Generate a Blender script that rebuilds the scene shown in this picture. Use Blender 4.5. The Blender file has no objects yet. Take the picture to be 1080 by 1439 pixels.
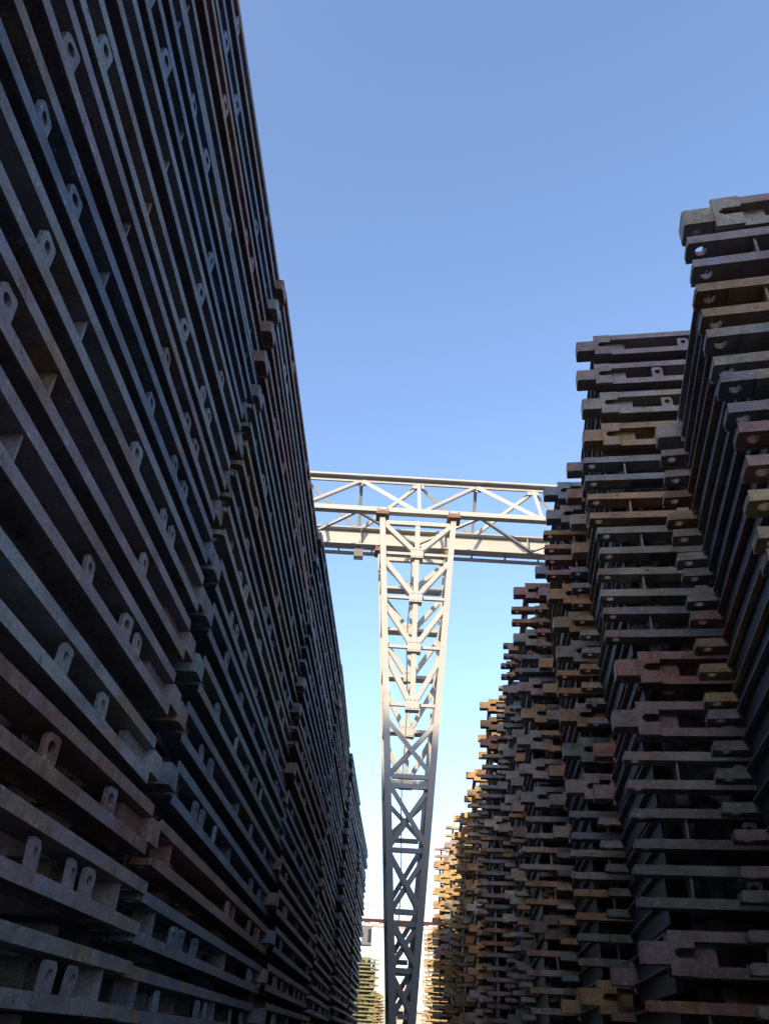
import bpy, bmesh, math, random
from mathutils import Vector, Matrix
R_ = math.radians
random.seed(11)
scene = bpy.context.scene
COL = scene.collection

# ------------------------------------------------------------------ camera
EYE = 1.6
F_PX, PITCH, ROLL = 1130.0, R_(33.5), R_(3.3)
cam_data = bpy.data.cameras.new('camera')
cam = bpy.data.objects.new('camera', cam_data)
COL.objects.link(cam)
fwd = Vector((0, math.cos(PITCH), math.sin(PITCH)))
r0 = Vector((1, 0, 0)); u0 = r0.cross(fwd)
rt = r0*math.cos(ROLL) + u0*math.sin(ROLL)
up = -r0*math.sin(ROLL) + u0*math.cos(ROLL)
M = Matrix(((rt.x, up.x, -fwd.x, 0), (rt.y, up.y, -fwd.y, 0), (rt.z, up.z, -fwd.z, EYE), (0, 0, 0, 1)))
cam.matrix_world = M
cam_data.sensor_fit = 'VERTICAL'; cam_data.sensor_height = 24.0
cam_data.lens = 24.0*F_PX/1439.0
cam_data.clip_start = 0.05; cam_data.clip_end = 3000
scene.camera = cam

# ------------------------------------------------------------------ light
SUN_AZ, SUN_EL = R_(210), R_(25.5)      # compass angle of the sun from +Y, clockwise
w = bpy.data.worlds.new('World'); scene.world = w; w.use_nodes = True
nt = w.node_tree; nt.nodes.clear()
sky = nt.nodes.new('ShaderNodeTexSky'); sky.sky_type = 'NISHITA'; sky.sun_disc = False
sky.sun_elevation = SUN_EL; sky.sun_rotation = SUN_AZ
sky.air_density = 1.0; sky.dust_density = 1.6; sky.ozone_density = 2.3; sky.altitude = 0
bg = nt.nodes.new('ShaderNodeBackground'); bg.inputs[1].default_value = 0.15
ou = nt.nodes.new('ShaderNodeOutputWorld')
hs = nt.nodes.new('ShaderNodeHueSaturation'); hs.inputs['Saturation'].default_value = 1.0
tn = nt.nodes.new('ShaderNodeMix'); tn.data_type = 'RGBA'; tn.blend_type = 'MULTIPLY'; tn.inputs[0].default_value = 1.0
tn.inputs[7].default_value = (1.0, .985, 1.02, 1)       # slight lavender cast of the evening air
nt.links.new(sky.outputs[0], hs.inputs['Color']); nt.links.new(hs.outputs[0], tn.inputs[6]); nt.links.new(tn.outputs[2], bg.inputs[0]); nt.links.new(bg.outputs[0], ou.inputs[0])
sd = bpy.data.lights.new('sun', 'SUN'); sd.energy = 2.8; sd.angle = R_(0.5); sd.color = (1.0, 0.82, 0.55)
sun = bpy.data.objects.new('sun', sd); COL.objects.link(sun)
sdir = Vector((math.sin(SUN_AZ)*math.cos(SUN_EL), math.cos(SUN_AZ)*math.cos(SUN_EL), math.sin(SUN_EL)))
sun.rotation_euler = sdir.to_track_quat('Z', 'Y').to_euler()
sun.location = (0, 0, 30)
scene.view_settings.view_transform = 'Standard'; scene.view_settings.look = 'None'
scene.view_settings.gamma = 1.0; scene.view_settings.exposure = 1.4
scene.cycles.max_bounces = 6

# ------------------------------------------------------------------ materials
def new_mat(name):
    m = bpy.data.materials.new(name); m.use_nodes = True
    n = m.node_tree.nodes; n.clear()
    o = n.new('ShaderNodeOutputMaterial'); p = n.new('ShaderNodeBsdfPrincipled')
    m.node_tree.links.new(p.outputs[0], o.inputs[0])
    return m, n, m.node_tree.links, p

def noise(n, l, vec, scale, detail=4, rough=0.6):
    t = n.new('ShaderNodeTexNoise'); t.inputs['Scale'].default_value = scale
    t.inputs['Detail'].default_value = detail; t.inputs['Roughness'].default_value = rough
    l.new(vec, t.inputs['Vector']); return t.outputs['Fac']

def ramp(n, l, fac, a, b, ca=(0, 0, 0, 1), cb=(1, 1, 1, 1)):
    r = n.new('ShaderNodeValToRGB'); r.color_ramp.elements[0].position = a; r.color_ramp.elements[1].position = b
    r.color_ramp.elements[0].color = ca; r.color_ramp.elements[1].color = cb
    l.new(fac, r.inputs[0]); return r.outputs[0]

def mix(n, l, fac, a, b, mode='MIX'):
    m = n.new('ShaderNodeMix'); m.data_type = 'RGBA'; m.blend_type = mode
    for s, v in ((m.inputs[0], fac), (m.inputs[6], a), (m.inputs[7], b)):
        if hasattr(v, 'links') or hasattr(v, 'is_linked'): l.new(v, s)
        else: s.default_value = v
    return m.outputs[2]

def aged_steel(name, rust=(0.20, 0.085, 0.04, 1), amount=(0.55, 0.72), dark=0.4, use_obj=True, base=(.3, .3, .3, 1), rough=.62, sc=1.0):
    m, n, l, p = new_mat(name)
    tc = n.new('ShaderNodeTexCoord'); oi = n.new('ShaderNodeObjectInfo')
    add = n.new('ShaderNodeVectorMath'); add.operation = 'ADD'
    mul = n.new('ShaderNodeMath'); mul.operation = 'MULTIPLY'; mul.inputs[1].default_value = 37.0
    l.new(oi.outputs['Random'], mul.inputs[0])
    cx = n.new('ShaderNodeCombineXYZ'); l.new(mul.outputs[0], cx.inputs[0]); l.new(mul.outputs[0], cx.inputs[1])
    l.new(tc.outputs['Object'], add.inputs[0]); l.new(cx.outputs[0], add.inputs[1])
    v = add.outputs[0]
    big = noise(n, l, v, 2.2*sc, 3); mid = noise(n, l, v, 14*sc, 5, .7); fine = noise(n, l, v, 90*sc, 3, .7)
    if use_obj: base = mix(n, l, ramp(n, l, noise(n, l, v, 5.0, 5, .7), .38, .62), oi.outputs['Color'], mix(n, l, 1.0, oi.outputs['Color'], (.55, .5, .48, 1), 'MULTIPLY'))
    c = mix(n, l, ramp(n, l, mid, .45, .85), base, (0.26, 0.255, 0.26, 1) if use_obj else base)
    c = mix(n, l, ramp(n, l, big, amount[0], amount[1]), c, mix(n, l, ramp(n, l, mid, .4, .6), rust, (0.36, 0.22, 0.09, 1) if name != 'end_shade_tone' else rust))
    if use_obj:
        c = mix(n, l, ramp(n, l, noise(n, l, v, 3.1, 3), .64, .78), c, (0.17, 0.25, 0.40, 1))
        c = mix(n, l, ramp(n, l, noise(n, l, v, 23, 5, .75), .60, .68), c, (0.07, 0.055, 0.05, 1))
        c = mix(n, l, ramp(n, l, noise(n, l, v, 31, 4, .7), .64, .72), c, (0.50, 0.48, 0.46, 1))
    g = ramp(n, l, fine, .3, .7, (dark, dark, dark, 1), (1.2, 1.2, 1.2, 1))
    c = mix(n, l, 0.7, c, g, 'MULTIPLY')
    l.new(c, p.inputs['Base Color'])
    p.inputs['Roughness'].default_value = rough; p.inputs['Metallic'].default_value = 0.0
    b = n.new('ShaderNodeBump'); b.inputs['Strength'].default_value = .35; b.inputs['Distance'].default_value = .004
    l.new(fine, b.inputs['Height']); l.new(b.outputs[0], p.inputs['Normal'])
    return m

STEEL = aged_steel('weathered_panel_steel')
ENDSHADE = aged_steel('end_shade_tone', use_obj=False, base=(.036, .043, .058, 1), rust=(.055, .032, .025, 1), amount=(.6, .8), rough=.6)  # near-black tone that paints in the shade on the stack sides
PLATE = aged_steel('spacer_plate_steel', amount=(.8, .95))
CRANE = aged_steel('crane_pale_paint', use_obj=False, base=(.40, .395, .375, 1), amount=(.66, .8), dark=.75, rough=.5, sc=.6)
RUSTP = aged_steel('rusty_plate', use_obj=False, base=(.20, .115, .07, 1), amount=(.55, .8), dark=.6)
ORANGE = aged_steel('orange_crane_paint', use_obj=False, base=(.60, .26, .17, 1), rust=(.48, .2, .12, 1), dark=.8, rough=.5)
GREYP = aged_steel('grey_crane_paint', use_obj=False, base=(.45, .46, .46, 1), dark=.8)

def plain(name, col, rough=.7, var=.25, sc=3.0):
    m, n, l, p = new_mat(name)
    tc = n.new('ShaderNodeTexCoord')
    f = noise(n, l, tc.outputs['Object'], sc, 6, .65)
    c = mix(n, l, ramp(n, l, f, .3, .7), tuple(x*(1-var) for x in col[:3])+(1,), tuple(min(1, x*(1+var)) for x in col[:3])+(1,))
    l.new(c, p.inputs['Base Color']); p.inputs['Roughness'].default_value = rough
    return m
GROUND = plain('yard_concrete', (.12, .11, .10), .9, .3, .8)
WALLM = plain('far_wall_render', (.34, .34, .32), .9, .12, .5)
SHEET = plain('white_sheet_cladding', (.80, .77, .80), .6, .05, .2)
DARKSHEET = plain('blocker_sheet', (.16, .17, .19), .7, .15, .3)
WOOD = plain('timber_sleeper', (.16, .11, .07), .9, .35, 6)
GLASSD = plain('dark_glass', (.03, .035, .04), .15, .1, 3)
LAMPM = plain('lamp_housing', (.12, .12, .13), .5, .1, 8)
LAMPG = plain('lamp_lens', (.55, .55, .52), .2, .05, 8)

# ------------------------------------------------------------------ mesh helpers
def box(bm, x0, x1, y0, y1, z0, z1):
    vs = [bm.verts.new((x, y, z)) for x in (x0, x1) for y in (y0, y1) for z in (z0, z1)]
    for f in ((0, 1, 3, 2), (4, 6, 7, 5), (0, 4, 5, 1), (2, 3, 7, 6), (0, 2, 6, 4), (1, 5, 7, 3)):
        bm.faces.new([vs[i] for i in f])

def bar(bm, a, b, w_, h_, upv=(0, 0, 1)):
    a = Vector(a); b = Vector(b); d = (b-a).normalized(); u = Vector(upv)
    s = d.cross(u)
    if s.length < 1e-4: s = d.cross(Vector((0, 1, 0)))
    s.normalize(); t = s.cross(d).normalized()
    vs = []
    for p in (a, b):
        for i, j in ((-1, -1), (1, -1), (1, 1), (-1, 1)):
            vs.append(bm.verts.new(p + s*(i*w_/2) + t*(j*h_/2)))
    for f in ((3, 2, 1, 0), (4, 5, 6, 7), (0, 1, 5, 4), (1, 2, 6, 5), (2, 3, 7, 6), (3, 0, 4, 7)):
        bm.faces.new([vs[i] for i in f])

def angle_bar(bm, a, b, w_, t_, upv=(0, 1, 0), flip=1):
    """an L section: one flange in the frame's plane, the other along upv"""
    a = Vector(a); b = Vector(b); d = (b-a).normalized(); u = Vector(upv)
    s = d.cross(u).normalized(); off = s*(w_/2*flip)
    bar(bm, a, b, w_, t_, upv)
    bar(bm, a+off+u*(w_/2), b+off+u*(w_/2), t_, w_, upv)

def plate_hole(bm, outer, cx, cz, r, y0, y1, n=16, axis='y'):
    """a plate of convex outline outer (x,z), with a round hole"""
    def hit(ang):
        d = (math.cos(ang), math.sin(ang)); best = None
        for i in range(len(outer)):
            p, q = outer[i], outer[(i+1) % len(outer)]
            ex, ez = q[0]-p[0], q[1]-p[1]; det = d[0]*(-ez) + ex*d[1]
            if abs(det) < 1e-12: continue
            px, pz = p[0]-cx, p[1]-cz
            t = (px*(-ez) + ex*pz)/det; s = (d[0]*pz - d[1]*px)/det
            if t > 0 and -1e-6 <= s <= 1+1e-6 and (best is None or t < best): best = t
        return cx+d[0]*best, cz+d[1]*best
    angs = sorted(set([round(2*math.pi*i/n, 5) for i in range(n)] + [round(math.atan2(z-cz, x-cx) % (2*math.pi), 5) for x, z in outer]))
    mk = (lambda x, z, y: (x, y, z)) if axis == 'y' else (lambda x, z, y: (x, z, y))
    ro, ri = [], []
    for a in angs:
        o = hit(a); i = (cx+r*math.cos(a), cz+r*math.sin(a))
        ro.append([bm.verts.new(mk(o[0], o[1], y)) for y in (y0, y1)])
        ri.append([bm.verts.new(mk(i[0], i[1], y)) for y in (y0, y1)])
    k = len(angs)
    for i in range(k):
        j = (i+1) % k
        bm.faces.new((ro[i][0], ro[j][0], ri[j][0], ri[i][0])); bm.faces.new((ro[i][1], ri[i][1], ri[j][1], ro[j][1]))
        bm.faces.new((ro[i][0], ro[i][1], ro[j][1], ro[j][0])); bm.faces.new((ri[i][0], ri[j][0], ri[j][1], ri[i][1]))

def finish(bm, name, mat):
    bmesh.ops.recalc_face_normals(bm, faces=bm.faces)
    me = bpy.data.meshes.new(name); bm.to_mesh(me); bm.free()
    me.materials.append(mat); return me

def link(name, me, parent=None, loc=(0, 0, 0), rz=0.0):
    o = bpy.data.objects.new(name, me); COL.objects.link(o)
    o.location = loc; o.rotation_euler = (0, 0, rz)
    if parent is not None: o.parent = parent
    return o

def tag(o, label=None, cat=None, group=None, kind=None):
    for k, v in (('label', label), ('category', cat), ('group', group), ('kind', kind)):
        if v: o[k] = v
    return o

# ------------------------------------------------------------------ ground
bm = bmesh.new()
G = 600
vs = [bm.verts.new(p) for p in ((-G, -G, 0), (G, -G, 0), (G, 900, 0), (-G, 900, 0))]
bm.faces.new(vs)
tag(link('ground', finish(bm, 'ground', GROUND)), kind='structure')

# ------------------------------------------------------------------ truss panel (lies flat: length x, depth y, thickness z)
L, D, T = 3.0, 1.45, .176
CH, FL = .10, .042
def channel_pair(bm, ya, yb):
    t = .0065
    for zc, s in ((FL, -1), (T-FL, 1)):
        zo = 0 if s < 0 else T
        w0, w1 = (zc-t, zc) if s < 0 else (zc, zc+t)
        box(bm, 0, L, ya+t, yb-t, w0, w1)                   # web
        a, b = (0, zc) if s < 0 else (zc, T)
        box(bm, 0, L, ya, ya+t, a, b); box(bm, 0, L, yb-t, yb, a, b)   # flanges
TABS = (.41, .56, .87, 1.60, 1.83, 2.20, 2.47, 2.60)
def tab(bm, x, y0):
    out = [(x-.034, FL+.001), (x+.034, FL+.001), (x+.034, FL+.062), (x+.020, FL+.0775), (x-.026, FL+.0775), (x-.034, FL+.069)]
    plate_hole(bm, out, x+.002, FL+.042, .0165, y0, y0+.012)
def chord_mesh(name, near, tabs, dividers=(1.36,), keep=1.0):
    bm = bmesh.new(); y = 0 if near else D-CH
    channel_pair(bm, y, y+CH)
    for x in dividers: box(bm, x, x+.008, y+.010, y+CH-.01, FL, T-FL)
    if tabs:
        for x in TABS:
            if random.random() < keep: tab(bm, x+random.uniform(-.02, .02), y+.004 if near else y+CH-.016)
    return finish(bm, name, STEEL)
M_CH_NEAR = chord_mesh('chord', True, False)
M_CH_NEAR_T = chord_mesh('chord', True, True)
M_CH_FAR = chord_mesh('chord', False, False)
M_CH_FAR_T = chord_mesh('chord', False, True)
VARIANTS = [(chord_mesh('chord', True, True, keep=.7), chord_mesh('chord', False, True, keep=.7)) for k in range(6)]
bm = bmesh.new(); tab(bm, 0, 0); M_TAB = finish(bm, 'spacer_plate', PLATE)

def male_lug(y, plates=True):
    bm = bmesh.new()
    box(bm, .002, .20, y+.035, y+CH-.035, FL+.003, T-FL-.003)
    plate_hole(bm, [(-.115, y+.004), (-.105, y-.004), (0.0, y-.004), (.0, y+CH+.004), (-.105, y+CH+.004), (-.115, y+CH-.004)], -.062, y+CH/2, .022, FL+.003, T-FL-.003, axis='z')
    for yy in ((y-.010, y+CH+.002) if plates else ()):      # face plate with its slot
        a, b = yy, yy+.008
        box(bm, 0, .022, a, b, .004, T-.004)
        box(bm, .022, .105, a, b, .004, .068); box(bm, .022, .105, a, b, T-.068, T-.004)
        box(bm, .022, .034, a+.001, b-.001, .068, .078); box(bm, .022, .034, a+.001, b-.001, T-.078, T-.068)
    return finish(bm, 'lug', STEEL)
def fork_lug(y):
    bm = bmesh.new()
    x0, x1 = L-.16, L+.115
    for z0, z1 in ((.008, FL-.008), (T-FL+.008, T-.008)):
        plate_hole(bm, [(x0, y+.008), (x1-.01, y+.008), (x1, y+.018), (x1, y+CH-.018), (x1-.01, y+CH-.008), (x0, y+CH-.008)], L+.062, y+CH/2, .022, z0, z1, axis='z')
    for yy in (y, y+CH-.006):
        box(bm, L, x1-.002, yy, yy+.006, 0.001, FL-.001); box(bm, L, x1-.002, yy, yy+.006, T-FL+.001, T-.001)
    box(bm, L-.13, L-.12, y+.012, y+CH-.012, FL, T-FL)
    return finish(bm, 'forked_lug', STEEL)
M_ML = [male_lug(0), male_lug(D-CH)]; M_ML_PLAIN = [male_lug(0, False), male_lug(D-CH, False)]; M_FLG = [fork_lug(0), fork_lug(D-CH)]

def ibeam_y(bm, x, y0, y1, w_=.052):
    z0, z1 = FL+.001, T-FL-.001
    box(bm, x-w_/2, x+w_/2, y0, y1, z0, z0+.007); box(bm, x-w_/2, x+w_/2, y0, y1, z1-.007, z1)
    box(bm, x-.0035, x+.0035, y0, y1, z0+.007, z1-.007)
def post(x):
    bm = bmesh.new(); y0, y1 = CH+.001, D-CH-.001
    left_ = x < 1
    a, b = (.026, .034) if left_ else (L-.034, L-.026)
    box(bm, a, b, y0, y1, -.050, T-.008)                    # closing plate added for its dark tone, the shade of the stack side
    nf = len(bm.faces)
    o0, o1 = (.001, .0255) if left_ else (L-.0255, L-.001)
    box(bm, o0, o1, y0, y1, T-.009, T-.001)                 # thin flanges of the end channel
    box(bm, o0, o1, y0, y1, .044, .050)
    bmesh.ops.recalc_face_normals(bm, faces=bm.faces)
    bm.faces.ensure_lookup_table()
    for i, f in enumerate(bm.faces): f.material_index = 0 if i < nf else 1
    me = finish(bm, 'end_shade_plate', ENDSHADE); me.materials.append(STEEL); return me
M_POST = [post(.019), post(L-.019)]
bm = bmesh.new()
for x in (.45, 1.15, 1.5, 1.85, 2.55): ibeam_y(bm, x, CH+.001, D-CH-.001)
zm = T/2
for a, b in (((.08, .72), (.70, .13)), ((.08, .73), (.70, 1.32)), ((.80, .13), (1.45, .72)), ((.80, 1.32), (1.45, .73)),
             ((1.55, .72), (2.20, .13)), ((1.55, .73), (2.20, 1.32)), ((2.30, .13), (2.92, .72)), ((2.30, 1.32), (2.92, .73))):
    bar(bm, (a[0], a[1], zm), (b[0], b[1], zm), .045, .06)
for x in (.25, .80, 2.20, 2.75):                             # bearing bars that the panel above lies on
    box(bm, x-.03, x+.03, .13, D-.13, 0.0, T+.062)
for y in (.30, 1.12): box(bm, .16, 2.84, y-.02, y+.02, .001, T+.066)  # lengthwise bars added to block sky through the gaps and darken the inside
M_BRACE = finish(bm, 'bracing', STEEL)

TINTS = {
 'grey': (.26, .25, .25, 1), 'pale grey': (.38, .365, .355, 1), 'blue-grey': (.19, .23, .30, 1), 'green-grey': (.20, .27, .24, 1),
 'rusty red': (.40, .19, .14, 1), 'orange-brown': (.44, .25, .10, 1), 'ochre': (.47, .34, .14, 1), 'dull pink': (.36, .27, .27, 1),
 'beige': (.42, .38, .30, 1), 'dark brown': (.17, .12, .10, 1), 'moss green': (.30, .36, .12, 1)}
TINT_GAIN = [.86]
ORD = 'topmost second third fourth fifth sixth seventh eighth ninth tenth eleventh twelfth thirteenth fourteenth fifteenth sixteenth seventeenth eighteenth nineteenth twentieth twenty-first twenty-second twenty-third twenty-fourth twenty-fifth twenty-sixth twenty-seventh'.split()

def build_panel(name='truss_panel', sub=False):
    root = bpy.data.objects.new(name, None); COL.objects.link(root); root.empty_display_size = .2
    for me, sidey in ((M_CH_NEAR if sub else M_CH_NEAR_T, .004), (M_CH_FAR if sub else M_CH_FAR_T, D-.016)):
        c = link('chord', me, root)
        if sub:
            for x in TABS: link('spacer_plate', M_TAB, c, (x, sidey, 0))
    for m_ in M_ML: link('lug', m_, root)
    for m_ in M_FLG: link('forked_lug', m_, root)
    for m_ in M_POST: link('end_shade_plate', m_, root)
    link('bracing', M_BRACE, root)
    return root
def kids(o, table): return table.get(o.name, [])
PROTO = {}
def proto_tree(sub):
    r = build_panel(sub=sub)
    tree = [(c, [g for g in COL.objects if g.parent == c]) for c in COL.objects if c.parent == r]
    return r, tree
for sub in (True, False): PROTO[sub] = [proto_tree(sub), False]

def place_panel(sub, loc, ang, flip, tint, label, group, slim=False):
    (r, tree), used = PROTO[sub]
    n = r.copy(); COL.objects.link(n); t = []
    k = 0; q = 0; var = random.choice(VARIANTS)
    for c, gs in tree:
        c2 = c.copy(); COL.objects.link(c2); c2.parent = n; g2s = []
        if not sub and c.name.startswith('chord'): c2.data = var[k]; k += 1
        if slim and c.name.startswith('lug'): c2.data = M_ML_PLAIN[q]; q += 1
        for g in gs:
            if random.random() < .35: continue
            g2 = g.copy(); COL.objects.link(g2); g2.parent = c2; g2s.append(g2)
            g2.location.x += random.uniform(-.025, .025)
            g2.rotation_euler = (random.uniform(-.06, .06), 0, random.uniform(-.12, .12))
        t.append((c2, g2s))
    base = n
    if slim: n.scale = (1, 1, .86)
    PROTO[sub][1] = True
    ca, sa = math.cos(ang), math.sin(ang)
    TX, TY = R_(random.uniform(-.22, .22)), R_(random.uniform(-.16, .16))
    if flip:
        base.rotation_euler = (TX, TY, ang+math.pi)
        base.location = (loc[0]+ca*L-sa*D, loc[1]+sa*L+ca*D, loc[2])
    else:
        base.rotation_euler = (TX, TY, ang); base.location = loc
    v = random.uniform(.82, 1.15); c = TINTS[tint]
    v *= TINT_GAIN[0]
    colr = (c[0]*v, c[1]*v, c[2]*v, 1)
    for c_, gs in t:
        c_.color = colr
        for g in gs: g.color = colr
    base['label'] = label; base['category'] = 'truss panel'; base['group'] = group
    return base

def sleepers(loc, ang, which):
    bm = bmesh.new()
    for x in (.5, 2.5): box(bm, x-.1, x+.1, -.05, D+.05, 0, .099)
    me = finish(bm, 'timber_sleepers', WOOD)
    # two sleepers per stack, each its own object
    o = link('timber_sleeper', me, None, (loc[0], loc[1], 0), ang)
    tag(o, 'pair of brown timber bearers under the '+which, 'timber bearers', 'timber bearers under the stacks')

def stack(which, top, pitch, at, ang, tints, weights, sub=False, group=None, flips=None, special={}, jx=.04, jy=.02, jr=.6, minz=0.1):
    """at(z_rel) -> (x, y) of the near aisle corner; top = height above the eye"""
    H = top+EYE
    TT = T*.86 if group == GL else T
    n = int((H-.1-TT)/pitch)+1
    pitch = (H-.1-TT)/(n-1)
    for i in range(n):                                   # i = 0 is the topmost
        z = H-TT-i*pitch
        x, y = at(z-EYE)
        tint = special.get(i) or random.choices(tints, weights)[0]
        a = ang+R_(random.uniform(-jr, jr))
        dx, dy = random.uniform(-jx, jx), random.uniform(-jy, jy)
        ca, sa = math.cos(ang), math.sin(ang)
        fl = flips(i) if flips else random.random() < .5
        o = 'topmost' if i == 0 else (ORD[i] + ' from the top')
        lab = (f'{tint} steel truss panel, {o} of the {which}' if i else f'{tint} steel truss panel, topmost of the {which}')
        place_panel(sub, (x+ca*dx-sa*dy, y+sa*dx+ca*dy, z), a, fl, tint, lab, group, group == GL)
    x, y = at(-EYE)
    sleepers((x, y), ang, which)

GL = 'steel truss panels stacked flat on the left side'
GR = 'steel truss panels stacked flat on the right side'
LT = ['grey', 'pale grey', 'blue-grey', 'green-grey', 'dull pink', 'rusty red', 'orange-brown', 'beige']
LW = [3, 2.5, 4, 2.5, 3, 1.8, 1, 1]
RT = ['grey', 'pale grey', 'blue-grey', 'green-grey', 'dull pink', 'rusty red', 'orange-brown', 'ochre', 'beige', 'dark brown']
RW = [4, 5, 1.4, 1.4, 3, .9, 1.3, 1.5, 4, 1]
def lerp(a, b, t): return a+(b-a)*max(0, min(1, t))

def left(which, xn, xf, yfar, yfar_low, top, shift_low, sub, special={}, seed=0, yaw_len=3.0):
    ang_dev = math.atan2(xf-xn, 3.0)
    ang = math.pi/2-ang_dev
    def at(z):
        t = 1-(z/top)
        yf = lerp(yfar, yfar_low, t*1.35); y0 = yf-L*math.cos(ang_dev)
        return (xf-math.tan(ang_dev)*(yfar-yf)-math.sin(ang_dev)*L + shift_low*max(0, t), y0)
    run = [random.random() < .5]
    def fl(i):
        if random.random() < .25: run[0] = not run[0]
        return run[0]
    stack(which, top, .212, at, ang, LT, LW, sub, GL, fl, special, jx=.035, jy=.014, jr=.35)

left('nearest left-hand stack', -.80, -.686, 3.15, 2.72, 3.67, 0.0, True, {13: 'pale grey', 14: 'rusty red', 15: 'dull pink', 16: 'grey', 9: 'blue-grey', 10: 'pale grey', 11: 'dull pink', 12: 'dull pink', 4: 'blue-grey', 20: 'blue-grey'})
left('second left-hand stack', -.640, -.562, 6.22, 5.95, 3.64, -.05, True, {0: 'rusty red', 3: 'rusty red'})
left('third left-hand stack', -.535, -.412, 9.05, 9.0, 3.70, -.04, False)
left('fourth left-hand stack', -.40, -.305, 12.1, 12.0, 3.77, -.03, False)
left('fifth left-hand stack', -.26, -.110, 15.2, 15.1, 3.67, -.02, False)
left('sixth left-hand stack', -.085, .070, 18.4, 18.3, 3.43, -.02, False)

def right(which, x, y, top, yaw, sub, special={}, pitch=.24, male_top=None, tints=RT, weights=RW, jx=.028):
    run = [random.random() < .5]
    def fl(i):
        if male_top is not None and i < male_top: return False
        if male_top is not None and i < male_top+5: return True
        if random.random() < .3: run[0] = not run[0]
        return run[0]
    stack(which, top, pitch, lambda z: (x+.11, y), -R_(yaw), tints, weights, sub, GR, fl, special, jx=jx, jy=.02, jr=.45)
right('nearest right-hand stack', 1.115, 1.955, 2.89, 13.5, True, {0: 'beige', 1: 'dull pink', 2: 'orange-brown', 3: 'beige'}, .234, 1, jx=.015)
right('second right-hand stack', 1.215, 3.85, 4.07, 9.5, True, {0: 'dull pink', 1: 'dull pink', 2: 'beige', 3: 'orange-brown', 15: 'rusty red', 16: 'ochre', 17: 'ochre'}, .25, 4)
right('third right-hand stack', 1.33, 5.50, 4.05, 8, False, {1: 'dull pink', 2: 'orange-brown', 3: 'rusty red', 4: 'orange-brown', 5: 'ochre'})
right('fourth right-hand stack', 1.34, 7.12, 3.94, 7, False, {0: 'rusty red', 1: 'orange-brown'})
right('fifth right-hand stack', 1.48, 8.75, 4.04, 6, False)
right('sixth right-hand stack', 1.43, 10.35, 3.94, 6, False, {0: 'orange-brown', 1: 'orange-brown', 2: 'rusty red'})
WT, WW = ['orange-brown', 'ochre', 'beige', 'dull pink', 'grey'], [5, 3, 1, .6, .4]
TINT_GAIN[0] = 1.45  # warm tints above, brightened: golden sunlight painted into the far rusty stacks
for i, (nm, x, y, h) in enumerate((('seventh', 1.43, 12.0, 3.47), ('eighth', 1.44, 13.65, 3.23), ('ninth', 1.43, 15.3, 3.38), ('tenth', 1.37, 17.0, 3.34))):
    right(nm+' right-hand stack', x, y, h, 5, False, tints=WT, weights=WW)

# far stacks beyond the rows: one mass each of small panels
def far_stack(name, label, x, y, top, ang, col):
    src = bmesh.new()
    H = top+EYE; n = int((H-.1)/.24)
    for i in range(n):
        b = bmesh.new()
        for me in (M_CH_NEAR, M_CH_FAR, M_ML[0], M_ML[1], M_FLG[0], M_FLG[1], M_POST[0], M_POST[1], M_BRACE): b.from_mesh(me)
        fl = random.random() < .5
        m = Matrix.Translation((random.uniform(-.05, .05), random.uniform(-.03, .03), .1+i*.24))
        if fl: m = m @ Matrix.Translation((L, D, 0)) @ Matrix.Rotation(math.pi, 4, 'Z')
        bmesh.ops.transform(b, matrix=m, verts=b.verts)
        tmp = bpy.data.meshes.new('t'); b.to_mesh(tmp); b.free(); src.from_mesh(tmp); bpy.data.meshes.remove(tmp)
    me = bpy.data.meshes.new(name); src.to_mesh(me); src.free(); me.materials.append(STEEL); me.materials.append(STEEL)
    o = link(name, me, None, (x, y, 0), ang); o.color = col
    return tag(o, label, 'panel stack', kind='stuff')
far_stack('far_green_panels', 'low green stack of truss panels standing beyond the left row', -.15-2.2, 32.2, 2.8, -R_(-4), (.27, .28, .11, 1))
far_stack('far_brown_panels', 'low orange-brown stack of truss panels beyond the green one', -1.75, 45, 2.25, R_(0), (.42, .26, .10, 1))
far_stack('far_ochre_panels', 'sunlit ochre stack of truss panels beyond the right row', 2.10, 28, 3.2, -R_(4), (.50, .34, .12, 1))

# ------------------------------------------------------------------ gantry crane
def part(name, bm, mat, parent): return link(name, finish(bm, name, mat), parent)
def empty(name, loc, parent=None):
    o = bpy.data.objects.new(name, None); COL.objects.link(o); o.location = loc; o.empty_display_size = .3
    if parent is not None: o.parent = parent
    return o
crane = empty('gantry_crane', (0.5, 11.8, 0))
tag(crane, 'pale lattice gantry crane with a tapering leg standing in the aisle', 'gantry crane')
OX, OY, OZ = 0.5, 11.8, EYE          # authored as world x, y and height above the eye
def P(x, y, z): return (x-OX, y-OY, z+OZ)
YF, YR = 11.2, 12.4
def legx(z): return (-.030+.066*(7.33-z), 1.155-.0688*(7.33-z))
def mk(name, fn, mat, parent):
    bm = bmesh.new(); fn(bm); return part(name, bm, mat, parent)
leg = mk('leg', lambda bm: [bar(bm, P((legx(-1.15)[0]+legx(-1.15)[1])/2-.32, y, -1.18), P((legx(-1.15)[0]+legx(-1.15)[1])/2+.32, y, -1.18), .26, .16, (0, 0, 1)) for y in (YF, YR)], CRANE, crane)
V = [6.62, 5.83, 5.0, 4.10]
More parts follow.
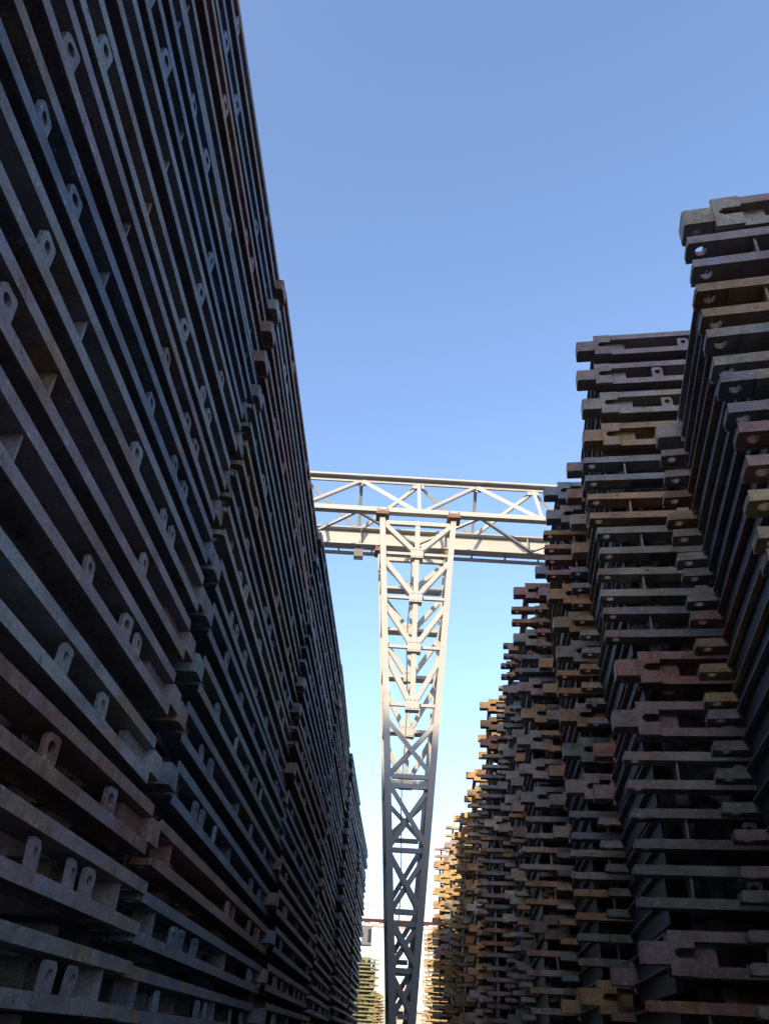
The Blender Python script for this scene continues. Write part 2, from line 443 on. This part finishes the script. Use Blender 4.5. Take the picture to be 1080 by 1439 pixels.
for y in (YF, YR):
    s = 1 if y == YF else -1
    vn = V if y == YF else V+[3.32]
    for side in (0, 1):
        bm = bmesh.new()
        bar(bm, P(legx(7.3)[side], y, 7.30), P(legx(-1.1)[side], y, -1.1), .09, .10, (0, 1, 0))
        part('leg_post', bm, CRANE, leg)
    tops = [7.25]+vn[:-1]
    for zt, zn in zip(tops, vn):
        zt2 = zt-.03 if zt == 7.25 else zt-.10
        xm = sum(legx(zn))/2
        for side in (0, 1):
            bm = bmesh.new()
            angle_bar(bm, P(legx(zt2)[side], y-.03*s, zt2), P(xm+(.05 if side else -.05), y-.03*s, zn+.06), .07, .012, (0, 1, 0), 1 if side else -1)
            part('diagonal_brace', bm, CRANE, leg)
            bm = bmesh.new()
            if y == YF: bar(bm, P(legx(zn)[side]+(-.05 if side else .05), y, zn), P(xm+(.08 if side else -.08), y, zn), .045, .05, (0, 1, 0))
            else: bar(bm, P(legx(zn)[side]+(-.05 if side else .05), y+.04, zn), P(xm+(.08 if side else -.08), y+.04, zn), .05, .20, (0, 1, 0))
            part('cross_strut', bm, CRANE, leg)
        bm = bmesh.new(); box(bm, *[v for pr in zip(P(xm-.10, y-.07, zn-.09), P(xm+.10, y+.07, zn+.09)) for v in pr])
        for dx in (-.075, -.03, .03, .075):
            for dz in (-.06, .06): box(bm, *[v for pr in zip(P(xm+dx-.009, y-.08, zn+dz-.009), P(xm+dx+.009, y-.0702, zn+dz+.009)) for v in pr])
        part('gusset_plate', bm, CRANE, leg)
        bm = bmesh.new(); bar(bm, P(xm, y, zn+.09), P(sum(legx(zt2))/2, y, zt-.09 if zt != 7.25 else 7.25), .075, .06, (0, 1, 0))
        part('centre_strut', bm, CRANE, leg)
    # top rail of the leg
    bm = bmesh.new(); bar(bm, P(legx(7.2)[0]+.06, y, 7.20), P(legx(7.2)[1]-.06, y, 7.20), .07, .07, (0, 1, 0)); part('cross_strut', bm, CRANE, leg)
    # crossed panels below
    lv = [vn[-1]-.18, 3.04, 2.13, 1.36, .76, .25, -.3, -.8] if y == YF else [3.1, 2.45, 1.56, .9, .35, -.2, -.8]
    for k in range(len(lv)-1):
        a, b = lv[k]-.05, lv[k+1]+.05
        for q in (0, 1):
            bm = bmesh.new()
            angle_bar(bm, P(legx(a)[q], y+(.02 if q else -.035)*s, a), P(legx(b)[1-q], y+(.02 if q else -.035)*s, b), .06, .012, (0, 1, 0))
            part('diagonal_brace', bm, CRANE, leg)
        for zz in (lv[k+1],) if k % 2 else (lv[k+1]+.04, lv[k+1]-.09):
            bm = bmesh.new(); bar(bm, P(legx(zz)[0]+.055, y, zz), P(legx(zz)[1]-.055, y, zz), .06, .055, (0, 1, 0)); part('cross_strut', bm, CRANE, leg)
# ties between the two frames of the leg
for zz in (7.0, 6.5, 5.7, 4.88, 3.98, 3.1, 2.2, 1.36, .5, -.4):
    for side in (0, 1):
        bm = bmesh.new(); bar(bm, P(legx(zz)[side], YF+.065, zz), P(legx(zz)[side], YR-.065, zz), .055, .055); part('tie_strut', bm, CRANE, leg)
zs = [7.0, 5.7, 3.98, 2.2, .5]
for a, b in zip(zs[:-1], zs[1:]):
    for side in (0, 1):
        bm = bmesh.new(); bar(bm, P(legx(a)[side], YF+.065, a-.04), P(legx(b)[side], YR-.065, b+.04), .045, .03); part('tie_brace', bm, CRANE, leg)
cable = bmesh.new()
pts = [P(.50+.02*math.sin(k*1.3), YR-.4+.015*math.cos(k*2.1), 7.3-k*.5) for k in range(16)]
for a, b in zip(pts[:-1], pts[1:]): bar(cable, a, b, .014, .014, (0, 1, 0))
part('cable', cable, LAMPM, leg)
# caps and wheels
for side in (0, 1):
    for y in (YF, YR):
        x = legx(7.3)[side]
        bm = bmesh.new(); box(bm, *[v for pr in zip(P(x-.11, y-.12, 7.31), P(x+.11, y+.14, 7.332)) for v in pr])
        box(bm, *[v for pr in zip(P(x-.06, y-.115, 7.338), P(x+.06, y-.09, 7.39)) for v in pr])
        for dx in (-.08, .08):
            box(bm, *[v for pr in zip(P(x+dx-.012, y-.118, 7.336), P(x+dx+.012, y-.095, 7.42)) for v in pr])
        part('bearing_plate', bm, RUSTP, leg)
for y in (YF-.05, YR+.05):
    bm = bmesh.new()
    bmesh.ops.create_cone(bm, cap_ends=True, segments=24, radius1=.20, radius2=.20, depth=.1, matrix=Matrix.Translation(P(.51, y, -1.40)) @ Matrix.Rotation(math.pi/2, 4, 'Y'))
    part('wheel', bm, RUSTP, crane)
# girder: triangular lattice, one top chord over the middle, two bottom chords
X0, X1 = -7.0, 13.6
ZT, ZB, YT = 8.52, 7.44, 11.8
gird = mk('girder', lambda bm: [bar(bm, P(X0, YF, ZB-.01), P(X1, YF, ZB-.01), .12, .085)], CRANE, crane)
def top_chord(bm):
    bar(bm, P(X0, YT, ZT), P(X1, YT, ZT), .20, .035); bar(bm, P(X0, YT, ZT-.0575), P(X1, YT, ZT-.0575), .035, .08)
mk('top_chord', top_chord, CRANE, gird)
def plate_girder(bm):
    bar(bm, P(X0, YR, 7.78), P(X1, YR, 7.78), .20, .02); bar(bm, P(X0, YR, 7.61), P(X1, YR, 7.61), .012, .318); bar(bm, P(X0, YR, 7.44), P(X1, YR, 7.44), .20, .02)
    for i in range(14):
        x = X0+.6+i*1.5; box(bm, *[v for pr in zip(P(x, YR-.09, 7.452), P(x+.01, YR-.008, 7.768)) for v in pr])
mk('plate_girder', plate_girder, CRANE, gird)
mk('trolley_rail', lambda bm: [bar(bm, P(X0, YR+.12, 7.36), P(X1, YR+.12, 7.36), .05, .05)], CRANE, gird)
def clips(bm):
    for i in range(34):
        x = X0+.2+i*.6; box(bm, *[v for pr in zip(P(x, YR+.09, 7.388), P(x+.03, YR+.15, 7.428)) for v in pr])
mk('rail_clips', clips, CRANE, gird)
xn = [-.446+1.03*k for k in range(-6, 14)]
for k, x in enumerate(xn):
    even = (k % 2 == 0)        # even: the node at x = -.446 and every second one
    def add(name, a, b, w_=.055):
        bm = bmesh.new(); angle_bar(bm, P(*a), P(*b), w_, .010, (0, 1, 0)); part(name, bm, CRANE, gird)
    top = (x, YT, ZT-.10)
    if even:
        add('diagonal_brace', (x+.03, YT-.04, ZT-.10), (x+.98, YF+.03, ZB+.04), .075); add('diagonal_brace', (x-.03, YT-.04, ZT-.10), (x-.98, YF+.03, ZB+.04))
        add('upright_brace', (x, YT+.04, ZT-.10), (x, YR-.03, 7.80))
    else:
        add('diagonal_brace', (x+.03, YT+.04, ZT-.10), (x+.98, YR-.04, 7.80)); add('diagonal_brace', (x-.03, YT+.04, ZT-.10), (x-.98, YR-.04, 7.80))
        add('upright_brace', (x, YT-.04, ZT-.10), (x, YF+.03, ZB+.04))
    bm = bmesh.new(); box(bm, *[v for pr in zip(P(x-.10, YT-.012, ZT-.17), P(x+.10, YT+.012, ZT-.10)) for v in pr]); part('gusset_plate', bm, CRANE, gird)
    bm = bmesh.new()
    a, b = ((x, YF+.06, ZB), (x+1.03, YR-.10, 7.47)) if even else ((x, YR-.10, 7.47), (x+1.03, YF+.06, ZB))
    bar(bm, P(*a), P(*b), .045, .04); part('floor_brace', bm, CRANE, gird)
lampg = mk('floodlight', lambda bm: [box(bm, *[v for pr in zip(P(-.50, YR-.10, 7.18), P(-.34, YR+.04, 7.33)) for v in pr]), bar(bm, P(-.42, YR, 7.33), P(-.42, YR, 7.43), .03, .03)], LAMPM, crane)
mk('lens', lambda bm: [box(bm, *[v for pr in zip(P(-.485, YR-.085, 7.172), P(-.355, YR+.025, 7.1795)) for v in pr])], LAMPG, lampg)

# ------------------------------------------------------------------ far crane
fc = empty('far_gantry_crane', (2.6, 55, 0))
tag(fc, 'distant gantry crane with an orange girder at the end of the aisle', 'gantry crane')
def Q(x, y, z): return (x-2.6, y-55, z+EYE)
g2 = mk('orange_girder', lambda bm: [bar(bm, Q(-14, 55.2, 6.03), Q(22, 55.2, 6.03), .16, .10), bar(bm, Q(-14, 55.2, 6.32), Q(22, 55.2, 6.32), .16, .09)]+[bar(bm, Q(-14+.45*i, 55.2, 6.075 if i % 2 else 6.28), Q(-13.55+.45*i, 55.2, 6.28 if i % 2 else 6.075), .06, .07) for i in range(80)]+[bar(bm, Q(-14, 55.2, 6.42), Q(22, 55.2, 6.42), .8, .035)], ORANGE, fc)
mk('top_chord', lambda bm: [bar(bm, Q(-14, 55.2, 7.25), Q(22, 55.2, 7.25), .12, .10)], GREYP, fc)
for k in range(-6, 8):
    x = 2.2+k*2.3
    mk('diagonal_brace', lambda bm: [bar(bm, Q(x, 55.2, 7.2), Q(x+1.15, 55.2, 6.44), .07, .07)], GREYP, fc)
    mk('diagonal_brace', lambda bm: [bar(bm, Q(x, 55.2, 7.2), Q(x-1.15, 55.2, 6.44), .07, .07)], GREYP, fc)
lg2 = mk('leg', lambda bm: [bar(bm, Q(1.6, 55.2, 5.84), Q(2.55, 55.2, -1.3), .13, .13), bar(bm, Q(3.7, 55.2, 5.84), Q(2.85, 55.2, -1.3), .13, .13)], ORANGE, fc)
zz = [5.6, 4.6, 3.6, 2.7, 1.8, .9, 0]
for a, b in zip(zz[:-1], zz[1:]):
    def lx(z): return (1.6+.133*(5.84-z), 3.7-.119*(5.84-z))
    mk('cross_strut', lambda bm: [bar(bm, Q(lx(a)[0], 55.2, a), Q(lx(a)[1], 55.2, a), .08, .08)], ORANGE, lg2)
    mk('diagonal_brace', lambda bm: [bar(bm, Q(lx(a)[0], 55.22, a), Q(sum(lx(b))/2, 55.22, b), .07, .05), bar(bm, Q(lx(a)[1], 55.22, a), Q(sum(lx(b))/2, 55.22, b), .07, .05)], ORANGE, lg2)
cabin = mk('cabin', lambda bm: [box(bm, *[v for pr in zip(Q(.10, 55, 5.0), Q(.72, 56, 6.04)) for v in pr])], LAMPM, fc)
mk('window', lambda bm: [box(bm, *[v for pr in zip(Q(.48, 54.97, 5.15), Q(.66, 54.995, 5.85)) for v in pr])], GLASSD, cabin)

# ------------------------------------------------------------------ distant buildings
fw = mk('boundary_wall', lambda bm: [box(bm, -30, 40, 70, 70.3, 0, 3.7), box(bm, -30, 40, 69.9, 70.4, 3.7, 3.85)]+[box(bm, -30+i*4, -29.7+i*4, 69.85, 69.997, 0, 3.69) for i in range(18)], WALLM, None)
tag(fw, 'low grey boundary wall across the end of the aisle', 'wall')

# big unseen block added behind the camera so its roof edge shades the yard
def shade_blocker():
    e = Vector((-.7071, .7071, 0)); n = Vector((-.7071, -.7071, 0))
    root = empty('unseen_shade_blocker', (.12-22.5, 11.2-38.97, 0))
    tag(root, 'very tall dark shade blocker added out of view behind the camera', 'shade_blocker')
    top = 3.88+.478*45+EYE
    def pt(s, d, z): v = e*s+n*d; return (v.x, v.y, z)
    bm = bmesh.new()
    s0, s1, d1 = -62, 62, 30
    vs = [bm.verts.new(pt(s, d, z)) for z in (0, top-.3) for s, d in ((s0, .3), (s1, .3), (s1, d1), (s0, d1))]
    for f in ((0, 1, 5, 4), (1, 2, 6, 5), (2, 3, 7, 6), (3, 0, 4, 7)): bm.faces.new([vs[i] for i in f])
    for i in range(123):
        s = s0+i+.2
        a = Vector(pt(s, .25, 0)); bar(bm, a, a+Vector((0, 0, top-.35)), .12, .08, (e.x, e.y, 0))
    part('wall', bm, DARKSHEET, root)
    bm = bmesh.new()
    vs = [bm.verts.new(pt(s, d, z)) for z0 in (-.28, 0) for s, d, z in ((s0, 0, top+z0), (s1, 0, top+z0), (s1, d1/2, top+z0+1.2), (s0, d1/2, top+z0+1.2), (s0, d1+.3, top+z0), (s1, d1+.3, top+z0))]
    for f in ((0, 3, 2, 1), (3, 4, 5, 2), (6, 7, 8, 9), (9, 8, 11, 10), (0, 1, 7, 6), (4, 10, 11, 5), (1, 2, 8, 7), (2, 5, 11, 8), (0, 6, 9, 3), (3, 9, 10, 4)):
        bm.faces.new([vs[i] for i in f])
    part('roof', bm, DARKSHEET, root)
shade_blocker()

# the two pattern panels that every panel above was copied from are taken away again
for sub in (True, False):
    (r, tree), used = PROTO[sub]
    for c, gs in tree:
        for g in gs: bpy.data.objects.remove(g)
        bpy.data.objects.remove(c)
    bpy.data.objects.remove(r)
